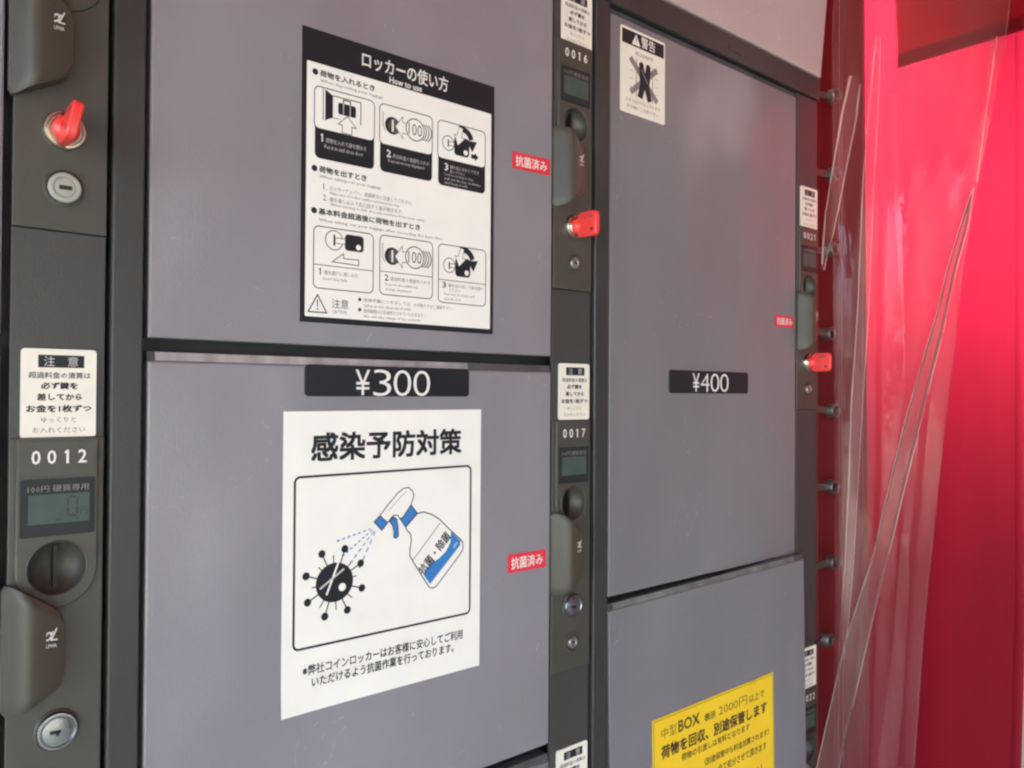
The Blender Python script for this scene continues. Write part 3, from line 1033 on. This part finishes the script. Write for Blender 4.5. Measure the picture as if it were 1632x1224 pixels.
def caution(x, R, label):
    root = empty('caution_sticker', (x, -.1, R))
    tag(root, label, 'sticker', 'cream caution stickers on the lock strips')
    mb = MB()
    mb.plate(rr(0, -52.6, 39.6, 0, 2.2), -.6, 1.0, 'paper_cream', back=True)
    mb.obj('backing', root)
    t = MB()
    y = -.7
    t.rect(8.6, -11.0, 32.8, -3.6, y, 'ink_black')
    t.text('注', 11.6, -10.2, 17.2, -4.4, y - .05, 'ink_pale', .0, 2)
    t.text('意', 24.0, -10.2, 29.6, -4.4, y - .05, 'ink_pale', .0, 2)
    t.text('超過料金の清算は', 3.8, -17.4, 36.4, -13.6, y, 'ink_mid', .012, 1)
    t.text('必ず鍵を', 10.2, -23.8, 29.4, -19.6, y, 'ink_black', .026, 1)
    t.text('差してから', 8.2, -30.4, 32.0, -26.2, y, 'ink_black', .026, 1)
    t.text('お金を1枚ずつ', 2.8, -37.4, 37.2, -33.0, y, 'ink_black', .026, 1)
    t.text('ゆっくりと', 10.6, -43.4, 28.8, -40.2, y, 'ink_mid', .0, 1)
    t.text('お入れください', 6.2, -49.4, 33.8, -46.2, y, 'ink_mid', .0, 1)
    t.obj('lettering', root)
caution(80.4, 24.0, 'largest cream caution sticker, on the leftmost lock strip beside the ¥300 door')
caution(509.6, 379.0, 'caution sticker cut off by the top edge, above the upper display of the middle strip')
caution(508.6, 27.6, 'cream caution sticker halfway up the middle lock strip, below the middle red key')
caution(508.6, -329.6, 'caution sticker cut off by the bottom edge of the photo on the middle lock strip')
caution(929.6, 265.6, 'small pinkish caution sticker on the rightmost strip, above the right red key')
caution(929.6, -322.6, 'narrow caution sticker half hidden behind the ajar lower right door')

def red_sticker(x0, z0, x1, z1, ang, label):
    root = empty('antibacterial_sticker', ((x0 + x1) / 2, -.1, (z0 + z1) / 2))
    root.rotation_euler = (0, -ang, 0)
    tag(root, label, 'sticker', 'small red stickers with white characters on the doors')
    w_, h_ = (x1 - x0) / 2, (z1 - z0) / 2
    mb = MB()
    mb.plate([(-w_, -h_), (w_, -h_), (w_, h_), (-w_, h_)], -.4, 0, 'sticker_red', back=True)
    mb.obj('backing', root)
    t = MB()
    t.text('抗菌済み', -w_ * .84, -h_ * .66, w_ * .84, h_ * .66, -.5, 'ink_white', .012, 2)
    t.obj('lettering', root)
red_sticker(450.4, 198.3, 495.3, 213.0, math.radians(1.6), 'red sticker on the upper door beside the top handle, above the middle red key')
red_sticker(448.3, -158.0, 493, -142.0, 0, 'red sticker to the right of the spray bottle poster beside the lower handle')
red_sticker(871.4, 83.0, 912.6, 97.2, 0, 'smallest red sticker, near the right edge of the ¥400 door')

def warning():
    root = empty('warning_sticker', (590, -.1, 281.5))
    tag(root, 'white warning sticker with a black header and a crossed-out figure in a locker', 'sticker')
    mb = MB()
    mb.plate(rr(0, 0, 69, 86.2, 2.2), -.5, 0, 'paper_cream', back=True)
    mb.obj('backing', root)
    t = MB()
    y = -.6
    t.rect(2, 69.2, 67, 83.6, y, 'ink_black')
    t.poly([(23.2, 82.2), (16.6, 71.0), (29.8, 71.0)], y - .04, 'ink_white')
    t.rect(22.8, 73.6, 23.7, 79.6, y - .08, 'ink_black')
    t.text('警告', 31.0, 71.0, 53, 82.4, y - .04, 'ink_white', .008, 2)
    t.text('中に入らないで！', 22.6, 60.6, 49.6, 65.4, y, 'ink_black', .01, 1)
    t.obj('lettering', root)
    t = MB()
    t.text('入ると出られなくなります', 8, 11.8, 61, 15.8, y, 'ink_mid', 0, 1)
    t.text('お子様にご注意下さい', 10, 5.4, 58, 9.2, y, 'ink_mid', 0, 1)
    t.obj('lettering', root)
    p = MB()
    p.line([(23.8, 58), (23.8, 19)], .8, y, 'ink_mid')
    p.line([(49, 55), (49, 18)], .8, y, 'ink_mid')
    # crouching figure
    p.poly(circ(31.5, 52.5, 3.8, 14), y - .02, 'ink_black')
    p.poly(circ(42.0, 52.5, 3.8, 14), y - .02, 'ink_black')
    p.poly([(27.6, 51), (35.4, 51), (37, 46), (38.2, 51), (45.8, 51), (45.0, 40), (43.8, 34), (48.2, 20), (41.4, 17.0), (36.9, 29), (33.2, 18.5), (25.6, 20), (29.6, 34), (28.2, 41)], y, 'ink_black')
    p.line([(31, 49), (42, 36)], .5, y - .06, 'ink_pale')
    # grey cross
    p.line([(14.5, 56.5), (56.5, 20.5)], 6.2, y - .03 + .04, 'ink_grey')
    p.line([(56, 54), (15, 22)], 6.2, y - .03 + .035, 'ink_grey')
    for z in (44, 36, 28):
        p.line([(13, z), (20, z)], 1.1, y, 'ink_pale')
        p.line([(52, z), (58, z)], 1.1, y, 'ink_pale')
    p.obj('pictogram', root)
warning()

def yellow():
    root = empty('yellow_notice', (0, 0, 0))
    tag(root, 'yellow notice with black lettering stuck on the lower right door that hangs ajar', 'notice')
    root.matrix_world = Matrix.Translation(Vector((576.6, 0, Z0 * 1000 - 207)) * .001) @ AJ
    def A(xa):
        k = xa / 534.5
        return (534.5 * k - 576.6) / (1 + .0366 * k)
    def Zl(x, z):       # apparent wall height -> height on the leaning door, from its upper left corner
        a_ = A(x)
        h = .0366 * a_
        return z * (534.5 - h) / 534.5 + 207 - .0262 * a_
    x0, x1 = A(640), A(865)
    zt = (Zl(640, -336.5) + Zl(865, -336.5)) / 2
    mb = MB()
    mb.plate([(x0, zt - 255), (x1, zt - 255), (x1, zt), (x0, zt)], -.8, -.2, 'sticker_yellow', back=True)
    mb.obj('backing', root)
    mb = MB()
    mb.line([(x0 + 1.6, zt - 253), (x1 - 1.6, zt - 253), (x1 - 1.6, zt - 2), (x0 + 1.6, zt - 2)], .6, -.88, 'ink_brown', True)
    mb.obj('border', root)
    t = MB()
    off = zt - Zl(752, -337)
    def T(s_, xa, za, xb, zb, m_='ink_brown', b=.0, r=2):
        t.text(s_, A(xa), Zl((xa + xb) / 2, za) + off, A(xb), Zl((xa + xb) / 2, zb) + off, -.9, m_, b, r)
    T('中型', 653.6, -360.4, 679, -349.2, b=-.004)
    T('BOX', 681.8, -360.6, 719.0, -347.8, b=.024)
    T('表示', 727.2, -361.2, 748, -352.6, b=.02)
    T('2000円', 754.0, -361.5, 809, -350.6, b=-.008)
    T('以上で', 813.5, -361.6, 845, -352.4, b=.008)
    T('荷物を回収、別途保管します', 653.0, -381.6, 850.5, -367.2, b=.028)
    T('荷物の引渡しは有料となります', 686.6, -392.6, 813.6, -384.6, b=.014)
    T('（別途保管中も料金加算されます）', 727, -409.4, 853.6, -401.2, b=.014)
    T('荷物は', 694, -421.0, 722, -413.0, b=.014)
    T('全て処分させて頂きます', 751, -424.8, 848, -415.4, b=.014)
    T('ご利用の際はご注意下さい！', 668, -452, 838, -438, 'ink_red', .024)
    T('3日を過ぎた荷物は', 668, -478, 790, -466, b=.01)
    T('当社にて移動します', 668, -500, 800, -488, b=.01)
    t.obj('lettering', root)
yellow()

# ------------------------------------------------------------------ keys left in the locks
def key(x, z, turn, label):
    root = empty('locker_key', (x, -4.4, z))
    root.rotation_euler = (0, math.radians(turn), 0)
    tag(root, label, 'key', 'red-headed keys left in the locks')
    mb = MB()
    mb.lathe(0, 0, [(7.4, .4), (7.4, -3.6), (6.6, -4.8), (4.2, -6.0), (3.6, -8)], 'key_red', 28)
    mb.obj('collar', root, smooth=True)
    # flat bow standing out of the wall, in the plane x = 0
    def bowpts():
        pts = []
        for (cy, cz, r, s0) in ((-10.5, -8.2, 4.0, 90), (-26.5, -6.2, 6.0, 180), (-26.5, 6.2, 6.0, 270), (-10.5, 8.2, 4.0, 0)):
            for i in range(7):
                tt = math.radians(s0 + 90 * i / 6)
                pts.append((cy + r * math.cos(tt), cz + r * math.sin(tt)))
        return pts
    b2 = MB()
    out = []
    # rounded outline in (y, z)
    for (cy, cz, r, a0) in ((-7.5, -7.2, 4.6, -90), (-7.5, 7.2, 4.6, 0), (-21.6, 6.4, 5.2, 90), (-21.6, -6.4, 5.2, 180)):
        for i in range(7):
            tt = math.radians(a0 + 90 * i / 6)
            out.append((cy + r * math.cos(tt), cz + r * math.sin(tt)))
    n = len(out)
    inn = inset(out, 1.1)
    th = 3.0
    vs = [(-th, y_, z_) for y_, z_ in inn] + [(-th + 1.0, y_, z_) for y_, z_ in out] + [(th - 1.0, y_, z_) for y_, z_ in out] + [(th, y_, z_) for y_, z_ in inn]
    fs = []
    for q in range(3):
        fs += [(q * n + i, q * n + (i + 1) % n, (q + 1) * n + (i + 1) % n, (q + 1) * n + i) for i in range(n)]
    fs += [tuple(range(n))[::-1], tuple(range(3 * n, 4 * n))]
    b2.add(vs, fs, 'key_red')
    b2.obj('bow', root, smooth=True)
    # printed name, and the split-ring hole, on both cheeks
    b3 = MB()
    for sx in (-1, 1):
        X = sx * (th + .05)
        pts = circ(-21.4, -5.4, 1.6, 14)
        k = len(pts)
        b3.add([(X, y_, z_) for y_, z_ in pts], [tuple(range(k)) if sx < 0 else tuple(range(k))[::-1]], 'rubber_black')
        vs_, fs_ = glyphs('ALPHA', .02, 1)
        mx = max(v[0] for v in vs_)
        b3.add([(X, -10 - v[0] / mx * 12.5, 5.4 + v[1] * 4.6) if sx < 0 else (X, -22.5 + v[0] / mx * 12.5, 5.4 + v[1] * 4.6) for v in vs_], fs_, 'ink_mid')
    b3.obj('lettering', root)
key(101, 154, 12, 'orange-red key seen edge-on in the left strip lock, above a cream round lock')
key(527, 156, 0, 'red key sticking out of the middle strip lock below the number 0016')
key(948, 41, 0, 'darker red key at the right edge of the lockers, against the red sheet')

# ------------------------------------------------------------------ board above the lockers
mb = MB()
mb.plate([(-300, 412), (970, 412), (990, 545), (1003, 640), (-300, 640)], -5, 14, 'cream_board', bev=1.5, back=True)
mb.box(-290, 14, 414, 960, 60, 630, 'cream_board')
o = mb.obj('fascia_board')
for v in o.data.vertices: v.co.z += Z0
tag(o, 'plain pinkish cream board above the dark top rail of the lockers', 'board')

# ------------------------------------------------------------------ red sheeting and clear vinyl
XS = 1132.0
def sheet(cols, rows, f, mt, name, parent=None, smooth=True):
    mb = MB()
    vs = [f(i / cols, j / rows) for j in range(rows + 1) for i in range(cols + 1)]
    k = cols + 1
    fs = [(j * k + i, j * k + i + 1, (j + 1) * k + i + 1, (j + 1) * k + i) for j in range(rows) for i in range(cols)]
    mb.add(vs, fs, mt)
    return mb.obj(name, parent, smooth=smooth)
def near_edge(z):        # y of the free front edge of the side sheet
    return -190 + (6.0 * max(0, (-z - 250) / 220) if z < -250 else 0)
def side_x(y, z):
    n0 = near_edge(z) + 12.3
    u = max(0, (y - n0) / (600 - n0)) ** (1 / 1.5)
    return 3.0 * math.sin(u * 5 + .4) * (.3 + .7 * u) + 1.2 * math.sin(z * .006 + u * 3)
# side sheet: one translucent layer, hung from the canopy rail down to the ground
side = empty('red_side_sheet', (XS, 0, 0))
side.location.z = 0
tag(side, 'bright red sheet glowing with daylight at the right, behind the clear vinyl', 'tarpaulin')
def fside(u, v):
    z = -1180 + v * (760 + 1180)
    n0 = near_edge(z) + 12.3
    y = n0 + (600 - n0) * u ** 1.5
    x = 3.0 * math.sin(u * 5 + .4) * (.3 + .7 * u) + 1.2 * math.sin(z * .006 + u * 3)
    return (x, y, z + Z0 * 1000)
sheet(24, 60, fside, 'tarp_red', 'cloth', side)
# turned-over front seam
def fseam(u, v):
    z = -1180 + v * 1930
    x0 = -1.6
    y = near_edge(z) + 12.6 * u
    return (side_x(y, z) - 1.0 * math.sin(u * math.pi), y, z + Z0 * 1000)
sheet(4, 60, fseam, 'tarp_red', 'seam', side)
# flap hung outside the sheet, doubled hem along its lower edge
def fflap(u, v):
    z = 478 + v * 270
    y = -200 + (170 + 14 * v) * u
    return (side_x(y, z) + 2.5, y, z + Z0 * 1000)
sheet(10, 6, fflap, 'tarp_flap', 'flap', side)
def fhem(u, v):
    z = 461 + v * 18
    y = -200 + (170 + 1 * v) * u
    return (side_x(y, z) + 1.4, y, z + Z0 * 1000)
sheet(10, 2, fhem, 'tarp_hem', 'hem', side)

# rear sheet: doubled cloth closing the gap between lockers and side sheet, gathered in folds
rear = empty('red_rear_sheet', (972, 0, 0))
rear.location.z = 0
tag(rear, 'dark red folded sheet in the gap just right of the locker edge', 'tarpaulin')
def frear(u, v):
    z = -1180 + v * 1940
    x = 4 + u * 152
    y = 46 - 34 * u + 7 * math.sin(u * 19 + z * .0012) + 3 * math.sin(u * 41 + 1)
    return (x, y, z + Z0 * 1000)
sheet(60, 30, frear, 'tarp_double', 'cloth', rear)

# canopy
can = MB()
can.box(-1600, -1500, 752, 1500, 20, 754, 'canopy_red')
can.box(-1600, -1502, 520, 1500, -1500, 754, 'canopy_red')  # unseen front valance, added to keep sky light off the upper doors
o = can.obj('canopy')
for v in o.data.vertices: v.co.z += Z0
tag(o, 'red cloth canopy stretched over the front of the lockers', 'canopy')

# hooks along the locker's right side
for i, z in enumerate((396, 293, 189, 86, -18, -122, -226, -330)):
    root = empty('side_hook', (972, 4, z))
    nm = ['uppermost steel hook on the locker side, in the dark red fold', 'second steel hook from the top on the locker side, behind the vinyl fold', 'steel hook level with the number 0021 on the locker side',
          'steel hook just above the right red key', 'steel hook just below the right red key', 'steel hook on the locker side, third from the lowest visible one',
          'steel hook level with the top of the ajar door', 'steel hook beside the half-hidden caution sticker'][i]
    tag(root, nm, 'hook', 'hooks along the right side of the lockers')
    root.rotation_euler = (0, math.radians(random.uniform(-9, 9)), math.radians(random.uniform(-12, 4)))
    root.location.x += .0015
    mb = MB()
    mb.box(0, -1, -7, 1.6, 13, 7, 'hook_steel')
    mb.box(1.6, 3, -4.2, 34, 6, 4.2, 'hook_steel')
    mb.obj('bracket', root)
    mb = MB()
    # turned-up end of strip steel: a short thick ring facing the street
    mb.lathe(38, 0, [(6.0, 7.5), (5.8, -3.5), (6.6, -4.4), (8.6, -4.4), (9.4, -3.2), (9.4, 7.5), (6.0, 7.5)], 'hook_steel', 28)
    mb.obj('loop', root, smooth=True)

# clear vinyl curtain: from the locker side out to a free edge that swings back towards the bottom
cur = empty('vinyl_curtain', (990, 0, 0))
cur.location.z = 0
tag(cur, 'clear vinyl curtain with a slanting stitched hem hanging in front of the red sheets', 'curtain')
def lerp(a_, b_, t_): return a_ + (b_ - a_) * t_
def tab(z, T):
    T = sorted(T)
    if z <= T[0][0]: return T[0][1]
    for (z0, v0), (z1, v1) in zip(T, T[1:]):
        if z <= z1: return lerp(v0, v1, (z - z0) / (z1 - z0))
    return T[-1][1]
# tangent of the bearing (x / distance in front of the lens plane) of the free edge, by height
EDGE = [(-484,2.351),(-300,2.429),(-205,2.485),(-56,2.57),(55,2.64),(159,2.698),(195,2.731),(245,2.784),(340,2.912),(408,3.014),(447,3.073),(560,3.17)]
def vin(s, z):
    tg = tab(z, EDGE)
    xe = 1082 + .02 * z
    ye = xe / tg - 534.5
    x0, y0 = tab(z, [(-480, 952), (-300, 966), (0, 974), (500, 980)]), -20 - 6 * max(0, -z / 400)
    x = lerp(x0, xe, s)
    y = lerp(y0, ye, s)
    # folds: strong near the lockers, dying towards the free edge
    a_ = 4.2 * max(0, 1 - s) ** .7 * (1 if z < 500 else .5)
    ph = z * .0035
    y += a_ * math.sin(s * 17 + ph) + 2.5 * math.sin(s * 7 - z * .006) * s
    x += a_ * .6 * math.cos(s * 15 + ph * 1.4)
    y += 2.2 * math.sin(s * 31 + z * .004) * math.sin(math.pi * min(1, max(0, s)))
    return x, y, z
def vin0(s, z):          # the taut line of the sheet without its folds, where the doubled hem hangs
    tg = tab(z, EDGE)
    xe = 1082 + .02 * z
    ye = xe / tg - 534.5
    x0, y0 = tab(z, [(-480, 952), (-300, 966), (0, 974), (500, 980)]), -20 - 6 * max(0, -z / 400)
    return lerp(x0, xe, s), lerp(y0, ye, s) - 12, z
def fvin(u, v):
    z = -560 + v * 1250
    x, y, z = vin(u, z)
    return (x - 990, y, z + Z0 * 1000)
sheet(90, 110, fvin, 'vinyl_clear', 'vinyl_sheet', cur)
# stitched hem band and pressed folds, with one painted reflection: each side given as (height, fraction across the sheet)
LN = {
    'H1': [(259, 0.908), (103, 0.743), (-56, 0.507), (-133, 0.402), (-209, 0.287), (-259, 0.162), (-309, 0.032), (-373, -0.085), (-436, -0.208), (-448, -0.23), (-459, -0.253)],
    'H2': [(259, 0.908), (236, 0.912), (213, 0.915), (79, 0.8), (-56, 0.65), (-178, 0.483), (-300, 0.282), (-379, 0.147), (-456, 0.005), (-464, -0.01), (-472, -0.025)],
    'A1': [(409, 0.088), (386, 0.073), (363, 0.055), (332, 0.035), (300, 0.003), (267, -0.05), (234, -0.103), (201, -0.123), (168, -0.135)],
    'A2': [(397, 0.138), (375, 0.13), (353, 0.125), (333, 0.113), (314, 0.1), (290, 0.085), (266, 0.068), (238, 0.045), (210, 0.0), (185, -0.08), (160, -0.118)],
    'B1': [(456, 0.223), (420, 0.21), (384, 0.203), (324, 0.19), (264, 0.183), (192, 0.185), (120, 0.185), (56, 0.173), (-9, 0.16), (-113, 0.153), (-218, 0.135), (-277, 0.098), (-334, 0.04)],
    'B2': [(456, 0.248), (420, 0.253), (384, 0.258), (324, 0.258), (264, 0.26), (184, 0.265), (104, 0.265), (24, 0.253), (-56, 0.24), (-136, 0.223), (-217, 0.203), (-277, 0.18), (-337, 0.14)],
    'C1': [(384, 0.37), (324, 0.41), (264, 0.448), (204, 0.483), (144, 0.515), (100, 0.535), (56, 0.558)],
    'C2': [(359, 0.43), (311, 0.455), (263, 0.483), (204, 0.51), (144, 0.535), (84, 0.558), (24, 0.583)],
    'D1': [(442, 0.915), (404, 0.92), (367, 0.928), (317, 0.94), (268, 0.958)],
    'D2': [(441, 0.98), (396, 0.988), (351, 0.998), (310, 0.993), (268, 0.988)],
    'E1': [(-217, 0.643), (-257, 0.643), (-298, 0.645), (-338, 0.628), (-379, 0.608), (-429, 0.59), (-479, 0.57)],  # E pair: pale reflection wedge drawn as a hazy band
    'E2': [(-177, 0.725), (-217, 0.755), (-258, 0.788), (-320, 0.81), (-381, 0.82), (-431, 0.81), (-481, 0.8)],
}
def band(sa, sb, mt, name, off, z0, z1, n=70, c=4, taut=False):
    def f(u, v):
        z = z0 + v * (z1 - z0)
        s = lerp(sa(z), sb(z), u)
        x, y, z = (vin0 if taut else vin)(s, z)
        return (x - 990 - off * .6, y - off, z + Z0 * 1000)
    return sheet(c, n, f, mt, name, cur)
def L_(k): return lambda z: tab(z, LN[k])
def rng(*ks):
    zs = [q[0] for k in ks for q in LN[k]]
    return min(zs), max(zs)
mat('stitch', (0.10, 0.07, 0.06), .6)
band(L_('H1'), L_('H2'), 'vinyl_tape', 'hem_band', .8, -500, 258, taut=True)
band(lambda z: tab(z, LN['H1']) + .004, lambda z: tab(z, LN['H1']) + .016, 'stitch', 'stitching', 1.3, -500, 250, c=1, taut=True)
band(lambda z: tab(z, LN['H2']) - .018, lambda z: tab(z, LN['H2']) - .004, 'stitch', 'stitching', 1.3, -500, 250, c=1, taut=True)
band(lambda z: .985, lambda z: 1.0, 'vinyl_tape', 'edge_welt', .9, -560, 690, c=2)
for a_, b_, mt_ in (('A1', 'A2', 'vinyl_fold_sheen'), ('B1', 'B2', 'vinyl_fold_sheen'), ('C1', 'C2', 'vinyl_fold_sheen'), ('D1', 'D2', 'vinyl_fold_sheen'), ('E1', 'E2', 'vinyl_fold_sheen')):
    za, zb = rng(a_, b_)
    band(L_(a_), L_(b_), mt_, 'fold', 1.0, za, zb, c=3)
for k, wd, off, d_ in (('A1', .012, 1.6, 0), ('A2', .009, 1.6, 0), ('B1', .008, 1.6, 0), ('B2', .005, 1.6, 0), ('D1', .010, 1.6, .02), ('H1', .006, 1.8, -.004), ('H2', .008, 1.8, 0)):
    za, zb = rng(k)
    band(lambda z: tab(z, LN[k]) + d_, lambda z: tab(z, LN[k]) + d_ + wd, 'vinyl_glint', 'crease_glint', off, max(za, -500), zb, c=1, taut=k[0] == 'H')  # painted highlights along the fold and hem edges

# ------------------------------------------------------------------ outside the sheet, and across the way
mb = MB()
mb.box(1600, -1600, -1300, 1800, 1400, 565, 'wall_beige')  # unseen, added to block sun from the lower side sheet
o = mb.obj('sun_blocker')
for v in o.data.vertices: v.co.z += Z0
tag(o, 'unseen beige wall added outside to shade the lower part of the red side sheet', 'wall')
mb = MB()
mb.box(-9000, -9500, -1300, 3200, -9000, 5200, 'wall_dark')  # gap beside it shaped to mirror a bright band in the doors
o = mb.obj('building')
for v in o.data.vertices: v.co.z += Z0
tag(o, 'grey building across the street behind the viewer, left of the gap placed to reflect brightly in the doors', 'building')
mb = MB()
mb.box(7600, -9500, -1300, 24000, -9000, 6200, 'wall_dark')
o = mb.obj('building')
for v in o.data.vertices: v.co.z += Z0
tag(o, 'taller grey building across the street behind the viewer, right of the gap placed to reflect brightly in the doors', 'building')
mb = MB()
mb.box(1500, -5000, -1300, 3500, -620, 2600, 'blocker_red')  # added out of view to darken and redden light from the right
o = mb.obj('building')
for v in o.data.vertices: v.co.z += Z0
tag(o, 'unseen dark red block added at the right front to shade and redden the lockers', 'building')
mb = MB()
mb.box(-4000, 620, -1300, 1180, 1200, 3200, 'wall_beige')
o = mb.obj('building')
for v in o.data.vertices: v.co.z += Z0
tag(o, 'beige building wall that the lockers stand against', 'building')
